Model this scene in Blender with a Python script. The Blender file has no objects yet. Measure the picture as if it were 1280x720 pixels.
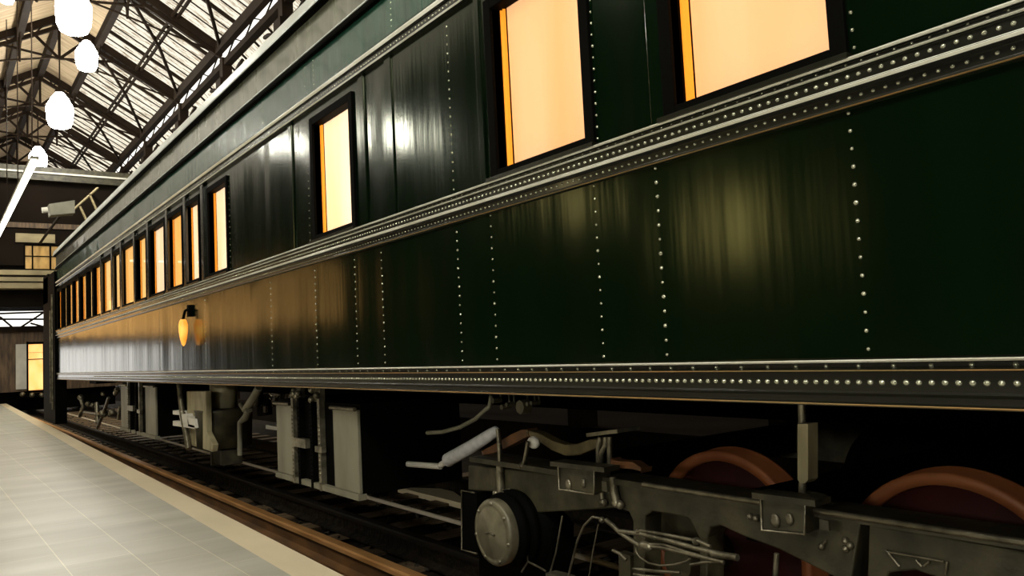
import bpy, math, random
import numpy as np
from mathutils import Vector, Matrix
random.seed(7)
C = bpy.context.scene.collection
H = 1.2                       # eye height over the rail heads

# ------------------------------------------------------------------ camera
def _axes():
    a, b, f = -728.0, 109.0, 1000.0
    Y = np.array([a, b, f]); Y /= np.linalg.norm(Y)
    B = 13700.0
    Z = np.array([(-f * f + B * b) / a, -B, f]); Z /= np.linalg.norm(Z)
    X = np.cross(Y, Z)
    if X[0] < 0: X = -X
    return np.array([X, Y, Z])
R = _axes()
cam = bpy.data.cameras.new('camera'); cam.lens = 28.125; cam.sensor_width = 36; cam.clip_end = 300
camo = bpy.data.objects.new('camera', cam); C.objects.link(camo)
rx, ry, rz = R @ np.array([1, 0, 0]), R @ np.array([0, -1, 0]), R @ np.array([0, 0, -1])
camo.matrix_world = Matrix(((rx[0], ry[0], rz[0], 0), (rx[1], ry[1], rz[1], 0), (rx[2], ry[2], rz[2], H), (0, 0, 0, 1)))
bpy.context.scene.camera = camo
def on_x(px, py, D):          # photo point -> (y, z) on the plane x = D
    r = R @ np.array([px - 640, py - 360, 1000.0]); t = D / r[0]
    return float(r[1] * t), float(r[2] * t) + H
def on_y(px, py, Y):
    r = R @ np.array([px - 640, py - 360, 1000.0]); t = Y / r[1]
    return float(r[0] * t), float(r[2] * t) + H

# ------------------------------------------------------------------ world, exposure
sc = bpy.context.scene
sc.view_settings.view_transform = 'Standard'; sc.view_settings.look = 'None'
sc.view_settings.exposure = 0.0; sc.view_settings.gamma = 1.0
sc.view_settings.use_curve_mapping = False
w = bpy.data.worlds.new('sky'); sc.world = w; w.use_nodes = True
w.node_tree.nodes['Background'].inputs[0].default_value = (1.0, 0.97, 0.91, 1)
w.node_tree.nodes['Background'].inputs[1].default_value = 1.7
LAMP = 85.0

# ------------------------------------------------------------------ materials
def mat(name, col, rough=0.5, metal=0.0, var=0.0, vscale=(3, 3, 3), bump=0.0, bscale=(8, 8, 8), col2=None,
        emit=None, estr=0.0, spec=0.5, coat=0.0, rvar=0.0, detail=4, lo=.35, hi=.65, aniso=0.0, tint=None):
    m = bpy.data.materials.new(name); m.use_nodes = True
    nt = m.node_tree; b = nt.nodes['Principled BSDF']
    b.inputs['Base Color'].default_value = (*col, 1); b.inputs['Roughness'].default_value = rough
    b.inputs['Metallic'].default_value = metal; b.inputs['Specular IOR Level'].default_value = spec
    b.inputs['Coat Weight'].default_value = coat; b.inputs['Coat Roughness'].default_value = 0.06
    if tint: b.inputs['Specular Tint'].default_value = (*tint, 1)
    if aniso:
        b.inputs['Anisotropic'].default_value = aniso
        tg = nt.nodes.new('ShaderNodeTangent'); tg.direction_type = 'RADIAL'; tg.axis = 'Z'
        nt.links.new(tg.outputs[0], b.inputs['Tangent'])
    def noise(scale, det):
        tc = nt.nodes.new('ShaderNodeTexCoord'); mp = nt.nodes.new('ShaderNodeMapping')
        mp.inputs['Scale'].default_value = scale
        n = nt.nodes.new('ShaderNodeTexNoise'); n.inputs['Scale'].default_value = 1; n.inputs['Detail'].default_value = det
        nt.links.new(tc.outputs['Object'], mp.inputs[0]); nt.links.new(mp.outputs[0], n.inputs['Vector'])
        return n
    if var > 0 or col2:
        n = noise(vscale, detail)
        mr = nt.nodes.new('ShaderNodeMapRange'); mr.inputs[1].default_value = lo; mr.inputs[2].default_value = hi
        nt.links.new(n.outputs[0], mr.inputs[0])
        mx = nt.nodes.new('ShaderNodeMix'); mx.data_type = 'RGBA'
        c2 = col2 or tuple(max(0, c * (1 - var)) for c in col)
        mx.inputs[6].default_value = (*col, 1); mx.inputs[7].default_value = (*c2, 1)
        nt.links.new(mr.outputs[0], mx.inputs[0]); nt.links.new(mx.outputs[2], b.inputs['Base Color'])
        if estr:
            nt.links.new(mx.outputs[2], b.inputs['Emission Color'])
        if rvar:
            m2 = nt.nodes.new('ShaderNodeMapRange'); m2.inputs[3].default_value = rough; m2.inputs[4].default_value = rough + rvar
            nt.links.new(n.outputs[0], m2.inputs[0]); nt.links.new(m2.outputs[0], b.inputs['Roughness'])
    if bump > 0:
        n = noise(bscale, 3); bp = nt.nodes.new('ShaderNodeBump'); bp.inputs['Strength'].default_value = 1
        bp.inputs['Distance'].default_value = bump
        nt.links.new(n.outputs[0], bp.inputs['Height']); nt.links.new(bp.outputs[0], b.inputs['Normal'])
    if estr:
        if not (var > 0 or col2): b.inputs['Emission Color'].default_value = (*(emit or col), 1)
        b.inputs['Emission Strength'].default_value = estr
    return m
M = {}
M['green'] = mat('green_gloss_paint', (0.0014, 0.0062, 0.0018), 0.09, coat=0, spec=.42, tint=(.92, 1, .66), var=.35, vscale=(1, 7, .6), bump=.0016, bscale=(1, 9, .7), rvar=.12)
M['green_top'] = mat('letterboard_reflection_green', (0.018, 0.080, 0.050), 0.16, coat=.3, var=.4, vscale=(1, 14, 1.0), bump=.004, bscale=(1, 18, 1.0), rvar=.15)  # lighter green holds the roof's reflection in the base colour
M['eave'] = mat('eave_reflection_olive', (0.16, 0.17, 0.115), 0.2, coat=.6, var=.4, vscale=(1, 10, 1.5), bump=.004, bscale=(1, 14, .8), rvar=.2)  # pale olive puts the skylight's reflection into the base colour
M['trim'] = mat('dark_trim_paint', (0.012, 0.012, 0.007), 0.25, coat=.25, spec=.5, var=.3, vscale=(4, 4, 4))
M['gutter'] = mat('pale_gutter_metal', (0.80, 0.86, 0.82), 0.35, .15, var=.25, vscale=(2, 3, 2))
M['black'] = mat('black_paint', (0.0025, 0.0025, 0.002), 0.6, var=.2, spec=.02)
M['rivet'] = mat('glint_rivet_heads', (0.55, 0.56, 0.42), 0.22, .75, var=.2)  # pale colour stands for lamp glints on the heads
M['roof'] = mat('roof_black', (0.03, 0.03, 0.028), .5, var=.3)
M['iron'] = mat('cast_iron_dusty', (0.066, 0.058, 0.029), 0.42, .1, col2=(0.024, 0.021, 0.011), vscale=(9, 9, 9), bump=.003, bscale=(30, 30, 30), rvar=.2)
M['iron_lt'] = mat('worn_bright_iron', (0.30, 0.27, 0.19), 0.3, .7, col2=(0.10, 0.09, 0.06), vscale=(14, 14, 14), bump=.003, bscale=(30, 30, 30))
M['cover'] = mat('journal_cover_paint', (0.20, 0.18, 0.115), 0.38, .25, col2=(0.10, 0.09, 0.055), vscale=(12, 12, 12), bump=.004, bscale=(16, 16, 16))
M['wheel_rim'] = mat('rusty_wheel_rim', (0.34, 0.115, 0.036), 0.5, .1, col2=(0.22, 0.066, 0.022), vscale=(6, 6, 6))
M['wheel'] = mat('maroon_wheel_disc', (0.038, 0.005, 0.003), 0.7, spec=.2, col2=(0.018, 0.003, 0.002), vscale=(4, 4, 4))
M['bar'] = mat('olive_rust_bar', (0.20, 0.155, 0.065), 0.45, .2, col2=(0.09, 0.07, 0.03), vscale=(12, 12, 12))
M['rustbar'] = mat('rust_brown_bar', (0.23, 0.10, 0.04), 0.5, .2, col2=(0.10, 0.05, 0.022), vscale=(12, 12, 12))
M['panel'] = mat('grey_box_panel', (0.25, 0.235, 0.165), 0.45, .1, col2=(0.15, 0.14, 0.095), vscale=(3, 5, 1.5))
M['cream_metal'] = mat('stained_cream_metal', (0.42, 0.37, 0.22), 0.45, .1, col2=(0.20, 0.17, 0.09), vscale=(7, 9, 3))
M['white_wrap'] = mat('white_pipe_wrap', (0.72, 0.72, 0.72), 0.6, var=.2, vscale=(30, 30, 30), bump=.004, bscale=(40, 40, 40))
M['blind'] = mat('lit_window_blind', (0.90, 0.56, 0.29), .8, col2=(0.90, 0.50, 0.22), vscale=(1, 5, .7), detail=1, estr=.74, spec=.1)
M['blind2'] = mat('lit_pale_blind', (1.0, 0.70, 0.40), .8, spec=.1, col2=(1.0, 0.78, 0.56), vscale=(1, 4, .6), detail=1, estr=1.05)
M['blind3'] = mat('lit_amber_blind', (0.95, 0.58, 0.20), .8, col2=(0.95, 0.50, 0.12), vscale=(1, 7, .6), detail=1, estr=1.05)
M['blind4'] = mat('lit_golden_blind', (1.0, 0.70, 0.30), .8, col2=(1.0, 0.60, 0.20), vscale=(1, 7, .6), detail=1, estr=1.05)
M['curtain'] = mat('amber_reveal_glow', (1.0, 0.40, 0.035), .8, col2=(0.9, 0.30, 0.02), vscale=(1, 20, 1), estr=.95)  # glow of the lit window reveal
M['platform'] = mat('worn_platform_paving', (0.62, 0.60, 0.51), 0.34, col2=(0.48, 0.465, 0.38), vscale=(.8, 3.2, 1), detail=8, bump=.001, bscale=(12, 30, 12), rvar=.15)
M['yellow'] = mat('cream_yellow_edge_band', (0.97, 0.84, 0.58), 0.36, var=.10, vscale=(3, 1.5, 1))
M['face'] = mat('stained_platform_face', (0.035, 0.024, 0.014), .8, var=.5, vscale=(3, 3, 6))
M['ballast'] = mat('oily_ballast', (0.010, 0.008, 0.005), .8, spec=.2, col2=(0.03, 0.022, 0.013), vscale=(9, 9, 9), detail=8, bump=.03, bscale=(18, 18, 18))
M['stone'] = mat('ballast_stones', (0.05, 0.04, 0.026), .8, col2=(0.022, 0.018, 0.012), vscale=(5, 5, 5))
M['sleeper'] = mat('oily_timber_sleeper', (0.26, 0.18, 0.10), .6, col2=(0.11, 0.075, 0.04), vscale=(1.5, 22, 10))
M['rail_rust'] = mat('rusted_rail', (0.20, 0.095, 0.03), .5, .2, col2=(0.09, 0.045, 0.016), vscale=(10, 3, 10))
M['rail_top'] = mat('worn_rail_head', (0.85, 0.46, 0.18), .32, .5, col2=(0.6, 0.30, 0.10), vscale=(12, 2, 12))
M['rail_dark'] = mat('shade_dark_rail_head', (0.012, 0.009, 0.006), .7, .0, var=.4, spec=.2)  # running rails darkened to sink into the shade under the train
M['rail_pale'] = mat('pale_rail_head', (0.95, 0.85, 0.68), .35, .1, var=.1)
M['truss'] = mat('dark_brown_steel', (0.020, 0.011, 0.005), .75, var=.4, vscale=(4, 4, 4), spec=.15)
M['boards'] = mat('tan_roof_boards', (0.60, 0.46, 0.29), .7, col2=(0.40, 0.29, 0.17), vscale=(1.2, 9, 1.2), detail=6)
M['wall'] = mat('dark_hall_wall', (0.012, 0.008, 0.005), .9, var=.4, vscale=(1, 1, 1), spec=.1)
M['brown_wall'] = mat('brown_boarding', (0.16, 0.10, 0.05), .6, col2=(0.05, 0.028, 0.014), vscale=(14, 3, 2), detail=5)
M['cream_beam'] = mat('cream_painted_beam', (0.36, 0.29, 0.15), .5, var=.3, vscale=(2, 2, 6))
M['warm_win'] = mat('warm_lit_glass', (1.0, 0.58, 0.20), .5, col2=(0.85, 0.42, 0.11), vscale=(4, 4, 2), detail=2, estr=1.25)
M['dim_win'] = mat('dim_amber_glass', (0.42, 0.25, 0.07), .4, col2=(0.25, 0.14, 0.035), vscale=(5, 5, 2), detail=2, estr=.5)
M['glow'] = mat('lamp_glass', (1.0, 0.97, 0.86), .4, estr=LAMP)
M['soft'] = mat('added_soft_glow', (1.0, 0.80, 0.36), .4, estr=4.5)  # for the added lamps mirrored in the car side
M['tube'] = mat('lamp_tube', (1.0, 0.98, 0.85), .4, estr=14)
M['marker'] = mat('amber_marker_glass', (1.0, 0.50, 0.09), .3, col2=(1.0, 0.28, 0.02), vscale=(8, 8, 9), detail=0, estr=.95)
M['grey'] = mat('grey_sheet_metal', (0.26, 0.25, 0.19), .5, var=.25)
M['pale'] = mat('pale_painted_panel', (0.72, 0.69, 0.60), .5, var=.2)

def glass_mat(name):
    m = bpy.data.materials.new(name); m.use_nodes = True; nt = m.node_tree
    nt.nodes.remove(nt.nodes['Principled BSDF']); out = nt.nodes['Material Output']
    tr = nt.nodes.new('ShaderNodeBsdfTransparent'); gl = nt.nodes.new('ShaderNodeBsdfGlossy'); gl.inputs['Roughness'].default_value = .03
    fr = nt.nodes.new('ShaderNodeFresnel'); fr.inputs[0].default_value = 1.5
    mx = nt.nodes.new('ShaderNodeMixShader')
    nt.links.new(fr.outputs[0], mx.inputs[0]); nt.links.new(tr.outputs[0], mx.inputs[1]); nt.links.new(gl.outputs[0], mx.inputs[2])
    nt.links.new(mx.outputs[0], out.inputs[0]); return m
M['glass'] = glass_mat('window_glass')
def roof_glass():
    m = bpy.data.materials.new('dirty_roof_glazing'); m.use_nodes = True; nt = m.node_tree
    nt.nodes.remove(nt.nodes['Principled BSDF']); out = nt.nodes['Material Output']
    tc = nt.nodes.new('ShaderNodeTexCoord'); mp = nt.nodes.new('ShaderNodeMapping'); mp.inputs['Scale'].default_value = (1.5, 5, 1.5)
    n = nt.nodes.new('ShaderNodeTexNoise'); n.inputs['Scale'].default_value = 2.0; n.inputs['Detail'].default_value = 8; n.inputs['Roughness'].default_value = .7
    r = nt.nodes.new('ShaderNodeValToRGB'); e = r.color_ramp.elements
    e[0].position = .36; e[0].color = (.20, .15, .09, 1); e[1].position = .52; e[1].color = (.66, .62, .53, 1)
    tr = nt.nodes.new('ShaderNodeBsdfTransparent')
    nt.links.new(tc.outputs['Object'], mp.inputs[0]); nt.links.new(mp.outputs[0], n.inputs['Vector'])
    nt.links.new(n.outputs[0], r.inputs[0]); nt.links.new(r.outputs[0], tr.inputs[0]); nt.links.new(tr.outputs[0], out.inputs[0])
    return m
M['roof_glass'] = roof_glass()

# ------------------------------------------------------------------ mesh helpers
class MB:
    def __init__(s): s.v = []; s.f = []; s.sm = []
    def add(s, vs, fs, smooth=False):
        o = len(s.v); s.v += [tuple(map(float, p)) for p in vs]
        for f in fs: s.f.append([o + i for i in f]); s.sm.append(smooth)
    def box(s, x0, x1, y0, y1, z0, z1):
        vs = [(x, y, z) for x in (x0, x1) for y in (y0, y1) for z in (z0, z1)]
        s.add(vs, [(0, 1, 3, 2), (4, 6, 7, 5), (0, 4, 5, 1), (2, 3, 7, 6), (0, 2, 6, 4), (1, 5, 7, 3)])
        return s
    def bar(s, a, b, wd, ht, up=(0, 0, 1)):
        a = Vector(a); b = Vector(b); d = (b - a).normalized(); u = Vector(up)
        sd = d.cross(u)
        if sd.length < 1e-4: sd = d.cross(Vector((1, 0, 0)))
        sd.normalize(); u = sd.cross(d).normalized()
        vs = []
        for p in (a, b):
            for i, j in ((-1, -1), (1, -1), (1, 1), (-1, 1)): vs.append(p + sd * (wd / 2 * i) + u * (ht / 2 * j))
        s.add(vs, [(3, 2, 1, 0), (4, 5, 6, 7), (0, 1, 5, 4), (1, 2, 6, 5), (2, 3, 7, 6), (3, 0, 4, 7)]); return s
    def tube(s, pts, r, n=10, cap=True):
        P = [Vector(p) for p in pts]; rr = r if isinstance(r, (list, tuple)) else [r] * len(P)
        rings = []; prev = None
        for i, p in enumerate(P):
            d = (P[min(i + 1, len(P) - 1)] - P[max(i - 1, 0)]).normalized()
            u = prev if prev is not None else (Vector((1, 0, 0)) if abs(d.x) < .9 else Vector((0, 0, 1)))
            a = (u - d * u.dot(d)).normalized(); b = d.cross(a); prev = a
            rings.append([p + (a * math.cos(2 * math.pi * k / n) + b * math.sin(2 * math.pi * k / n)) * rr[i] for k in range(n)])
        vs = [q for g in rings for q in g]; fs = []
        for i in range(len(P) - 1):
            for k in range(n):
                fs.append((i * n + k, i * n + (k + 1) % n, (i + 1) * n + (k + 1) % n, (i + 1) * n + k))
        s.add(vs, fs, True)
        if cap:
            s.add(rings[0], [tuple(range(n))[::-1]]); s.add(rings[-1], [tuple(range(n))])
        return s
    def prism_x(s, yz, x0, x1):      # outline in (y, z) extruded along x
        n = len(yz); vs = [(x0, y, z) for y, z in yz] + [(x1, y, z) for y, z in yz]
        s.add(vs, [tuple(range(n)), tuple(range(2 * n - 1, n - 1, -1))] + [(i, i + n, (i + 1) % n + n, (i + 1) % n) for i in range(n)]); return s
    def prism_y(s, xz, y0, y1):
        n = len(xz); vs = [(x, y0, z) for x, z in xz] + [(x, y1, z) for x, z in xz]
        s.add(vs, [tuple(range(n)), tuple(range(2 * n - 1, n - 1, -1))] + [(i, i + n, (i + 1) % n + n, (i + 1) % n) for i in range(n)]); return s
    def lathe(s, prof, c, axis='x', n=40, smooth=True, cap=True):   # prof: (along axis, radius)
        vs = []; fs = []
        for t, r in prof:
            for k in range(n):
                a = 2 * math.pi * k / n; u, v = r * math.cos(a), r * math.sin(a)
                vs.append((c[0] + t, c[1] + u, c[2] + v) if axis == 'x' else (c[0] + u, c[1] + v, c[2] + t))
        for i in range(len(prof) - 1):
            for k in range(n):
                fs.append((i * n + k, i * n + (k + 1) % n, (i + 1) * n + (k + 1) % n, (i + 1) * n + k))
        s.add(vs, fs, smooth)
        for idx, rev in ((0, True), (len(prof) - 1, False)):
            if cap and prof[idx][1] > 1e-4:
                ring = vs[idx * n:(idx + 1) * n]; s.add(ring, [tuple(range(n))[::-1] if rev else tuple(range(n))])
        return s
    def dome(s, c, r, nrm=(-1, 0, 0), n=8, h=.75):
        N = Vector(nrm); a = N.orthogonal().normalized(); b = N.cross(a); vs = []
        for t in (0, .5, .85):
            rr = r * math.cos(t * math.pi / 2); hh = r * h * math.sin(t * math.pi / 2)
            for k in range(n):
                g = 2 * math.pi * k / n; vs.append(Vector(c) + a * rr * math.cos(g) + b * rr * math.sin(g) + N * hh)
        vs.append(Vector(c) + N * r * h); fs = []
        for i in range(2):
            for k in range(n): fs.append((i * n + k, i * n + (k + 1) % n, (i + 1) * n + (k + 1) % n, (i + 1) * n + k))
        for k in range(n): fs.append((2 * n + k, 2 * n + (k + 1) % n, 3 * n))
        s.add(vs, fs, True); return s
    def ball(s, c, r, sc3=(1, 1, 1), n=12):
        prof = [(-math.cos(math.pi * i / 8), math.sin(math.pi * i / 8)) for i in range(9)]
        vs = []; fs = []
        for t, q in prof:
            for k in range(n):
                a = 2 * math.pi * k / n
                vs.append((c[0] + q * r * math.cos(a) * sc3[0], c[1] + q * r * math.sin(a) * sc3[1], c[2] + t * r * sc3[2]))
        for i in range(8):
            for k in range(n): fs.append((i * n + k, i * n + (k + 1) % n, (i + 1) * n + (k + 1) % n, (i + 1) * n + k))
        s.add(vs, fs, True); return s
    def build(s, name, m, parent=None, label=None, bevel=0.0):
        me = bpy.data.meshes.new(name); me.from_pydata(s.v, [], s.f)
        me.polygons.foreach_set('use_smooth', s.sm); me.materials.append(M[m] if isinstance(m, str) else m); me.update()
        o = bpy.data.objects.new(name, me); C.objects.link(o)
        if parent is not None:
            o.parent = parent
            o.matrix_parent_inverse = Matrix.Translation(-world_loc(parent))
        if label: o['label'] = label
        if bevel:
            b = o.modifiers.new('bevel', 'BEVEL'); b.width = bevel; b.segments = 2; b.limit_method = 'ANGLE'; b.angle_limit = .6
        return o
def world_loc(o):
    p = Vector(o.location)
    while o.parent is not None:
        # every part is modelled in world coordinates, only thing empties carry a location
        p = Vector(o.parent.location) if o.parent.type == 'EMPTY' else Vector((0, 0, 0)); o = o.parent
        if o.parent is None: break
    if o.type == 'EMPTY': return Vector(o.location)
    return Vector((0, 0, 0))
def inv(o):      # parts of parts: chain of inverses keeps world coordinates
    return o
def sub(mb, name, m, part, label=None, bevel=0.0):
    """a sub-part under a part; the part sits in world coordinates, so no offset"""
    o = mb.build(name, m, None, label, bevel); o.parent = part; return o
def thing(name, label, cat, loc=(0, 0, 0), group=None):
    o = bpy.data.objects.new(name, None); C.objects.link(o); o.location = loc; o.empty_display_size = .2
    o['label'] = label; o['category'] = cat
    if group: o['group'] = group
    return o
def tag(o, label, cat, group=None, kind=None):
    o['label'] = label; o['category'] = cat
    if group: o['group'] = group
    if kind: o['kind'] = kind
    return o
def struct(o): o['kind'] = 'structure'; return o
def copy_tree(o, parent=None):
    c = o.copy(); C.objects.link(c)
    if parent is not None: c.parent = parent
    for ch in [x for x in C.objects if x.parent == o]: copy_tree(ch, c)
    return c

# ================================================================== SETTING
# platform (its edge runs very slightly askew to the track)
def edge_x(y, off=0): return 1.395 + .0158 * y + off
PZ = .25; PY0, PY1 = -6, 34
mb = MB(); mb.add([(-9, PY0, PZ), (edge_x(PY0, -.17), PY0, PZ), (edge_x(PY1, -.17), PY1, PZ), (-9, PY1, PZ)], [(0, 1, 2, 3)])
mb.add([(-9, PY0, -.4), (-9, PY1, -.4), (-9, PY1, PZ), (-9, PY0, PZ)], [(0, 1, 2, 3)])
plat = struct(mb.build('floor', 'platform'))
def plat_mat():       # grout joints between the slabs
    nt = M['platform'].node_tree; b = nt.nodes['Principled BSDF']
    tc = nt.nodes.new('ShaderNodeTexCoord'); mp = nt.nodes.new('ShaderNodeMapping'); mp.inputs['Rotation'].default_value = (0, 0, math.radians(89.1))
    br = nt.nodes.new('ShaderNodeTexBrick'); br.inputs['Scale'].default_value = 1; br.inputs['Brick Width'].default_value = .6
    br.inputs['Row Height'].default_value = .3; br.inputs['Mortar Size'].default_value = .0028; br.inputs['Mortar Smooth'].default_value = .3
    br.inputs[1].default_value = (1, 1, 1, 1); br.inputs[2].default_value = (.93, .93, .93, 1); br.inputs[3].default_value = (1.35, 1.33, 1.25, 1)
    mx = nt.nodes.new('ShaderNodeMix'); mx.data_type = 'RGBA'; mx.blend_type = 'MULTIPLY'; mx.inputs[0].default_value = 1
    src = b.inputs['Base Color'].links[0].from_socket
    nt.links.new(tc.outputs['Object'], mp.inputs[0]); nt.links.new(mp.outputs[0], br.inputs['Vector'])
    nt.links.new(src, mx.inputs[6]); nt.links.new(br.outputs[0], mx.inputs[7]); nt.links.new(mx.outputs[2], b.inputs['Base Color'])
plat_mat()
mb = MB()
a0, a1, b0, b1 = edge_x(PY0, -.17), edge_x(PY0), edge_x(PY1, -.17), edge_x(PY1)
mb.add([(a0, PY0, PZ), (a1, PY0, PZ), (b1, PY1, PZ), (b0, PY1, PZ)], [(0, 1, 2, 3)])
mb.add([(a1, PY0, PZ), (a1, PY0, PZ - .035), (b1, PY1, PZ - .035), (b1, PY1, PZ)], [(0, 1, 2, 3)])
struct(mb.build('trim_1', 'yellow'))
mb = MB(); mb.add([(a1 - .02, PY0, PZ - .035), (a1 - .02, PY0, -.3), (b1 - .02, PY1, -.3), (b1 - .02, PY1, PZ - .035)], [(0, 1, 2, 3)])
struct(mb.build('trim_2', 'face'))
# ballast bed
mb = MB(); mb.box(1.2, 7.4, -6, 48, -.5, -.17); struct(mb.build('track_bed', 'ballast'))
mb = MB()
for i in range(4200):
    y = -.5 + 26 * random.random() ** 1.6; x = random.uniform(1.5, 2.1) if random.random() < .45 else random.uniform(2.1, 3.6)
    r = random.uniform(.012, .032)
    pts = [Vector((random.uniform(-1, 1), random.uniform(-1, 1), random.uniform(-.6, .8))).normalized() * r for _ in range(6)]
    o = [(r, 0, 0), (-r, 0, 0), (0, r * .8, 0), (0, -r * .8, 0), (0, 0, r * .7), (0, 0, -r * .7)]
    vs = [(x + p[0] + q.x * .4, y + p[1] + q.y * .4, -.165 + r * .35 + p[2] + q.z * .3) for p, q in zip(o, pts)]
    mb.add(vs, [(0, 2, 4), (2, 1, 4), (1, 3, 4), (3, 0, 4), (2, 0, 5), (1, 2, 5), (3, 1, 5), (0, 3, 5)])
tag(mb.build('ballast_stones', 'stone'), 'dark oily ballast stones strewn between the sleepers and along the platform', 'gravel', kind='stuff')
# far-side platform, coloured dark to stand for the shade under the car
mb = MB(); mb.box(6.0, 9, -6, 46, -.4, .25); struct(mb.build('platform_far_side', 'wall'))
def on_z(px, py, z):
    r = R @ np.array([px - 640, py - 360, 1000.0]); t = (z - H) / r[2]; return float(r[0] * t), float(r[1] * t)
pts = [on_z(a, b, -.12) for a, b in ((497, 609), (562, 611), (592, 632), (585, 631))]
mb = MB(); n = 4; mb.add([(x, y, z) for z in (-.17, -.12) for x, y in pts], [(3, 2, 1, 0), (4, 5, 6, 7), (0, 1, 5, 4), (1, 2, 6, 5), (2, 3, 7, 6), (3, 0, 4, 7)])  # pale slab stands in for a lit patch of ground
tag(mb.build('lit_patch_slab', 'yellow'), 'pale slab standing for a lit patch past the track, seen under the car left of the bogie', 'slab')
# walls
mb = MB()
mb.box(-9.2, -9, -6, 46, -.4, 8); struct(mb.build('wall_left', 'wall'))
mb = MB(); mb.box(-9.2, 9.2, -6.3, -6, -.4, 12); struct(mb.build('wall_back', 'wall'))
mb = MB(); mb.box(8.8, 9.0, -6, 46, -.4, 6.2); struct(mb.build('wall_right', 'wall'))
# ------------------------------------------------------------------ hall roof
RX, RZ = 2.83, 9.55 + H; EX, EZ = 5.92, 7.78 + H
slope = (RZ - EZ) / (EX - RX)
def rp(f, side=1): return RX + side * (EX - RX) * f, RZ - (EX - RX) * f * slope
TY = [2.5, 7.0, 11.5, 15.8, 20.0, 24.2, 28.9, 33.0, 37.3, 41.5]
LF = 2.3        # how far down the left slope runs, in right-slope lengths
# far end wall with a broad daylight opening low down on the left and lit offices above
mb = MB()
gx, gz = rp(LF, -1)
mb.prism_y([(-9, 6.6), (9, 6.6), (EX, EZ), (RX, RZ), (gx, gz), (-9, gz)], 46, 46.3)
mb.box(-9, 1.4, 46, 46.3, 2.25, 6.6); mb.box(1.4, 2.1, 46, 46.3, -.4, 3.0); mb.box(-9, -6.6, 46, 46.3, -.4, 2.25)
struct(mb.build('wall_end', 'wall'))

def sheet(f0, f1, side, y0, y1, off=.10):
    x0, z0 = rp(f0, side); x1, z1 = rp(f1, side); t = .03
    mb = MB(); nv = [(x0, z0 + off), (x1, z1 + off), (x1, z1 + off + t), (x0, z0 + off + t)]
    return mb.prism_y(nv, y0, y1)
def plane_sheet(f0, f1, side, y0, y1, off=.12):
    x0, z0 = rp(f0, side); x1, z1 = rp(f1, side); mb = MB()
    mb.add([(x0, y0, z0 + off), (x1, y0, z1 + off), (x1, y1, z1 + off), (x0, y1, z0 + off)], [(0, 1, 2, 3)]); return mb
struct(sheet(0, .30, 1, -6, 46).build('ceiling', 'boards'))
struct(sheet(0, 1.05, -1, -6, 46).build('ceiling', 'boards'))
struct(plane_sheet(.30, 1.0, 1, -6, 46).build('ceiling_glazing', 'roof_glass'))
struct(plane_sheet(1.05, LF, -1, -6, 46).build('ceiling_glazing', 'roof_glass'))
xl, zl = rp(LF, -1)
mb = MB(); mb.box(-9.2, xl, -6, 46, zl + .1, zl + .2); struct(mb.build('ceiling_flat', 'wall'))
# low glazed side roof beyond the girder, over the far platform
mb = MB(); mb.add([(EX + .25, -6, EZ - .1), (9.0, -6, EZ - 2.6), (9.0, 46, EZ - 2.6), (EX + .25, 46, EZ - .1)], [(0, 1, 2, 3)])
struct(mb.build('ceiling_glazing', 'roof_glass'))

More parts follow.
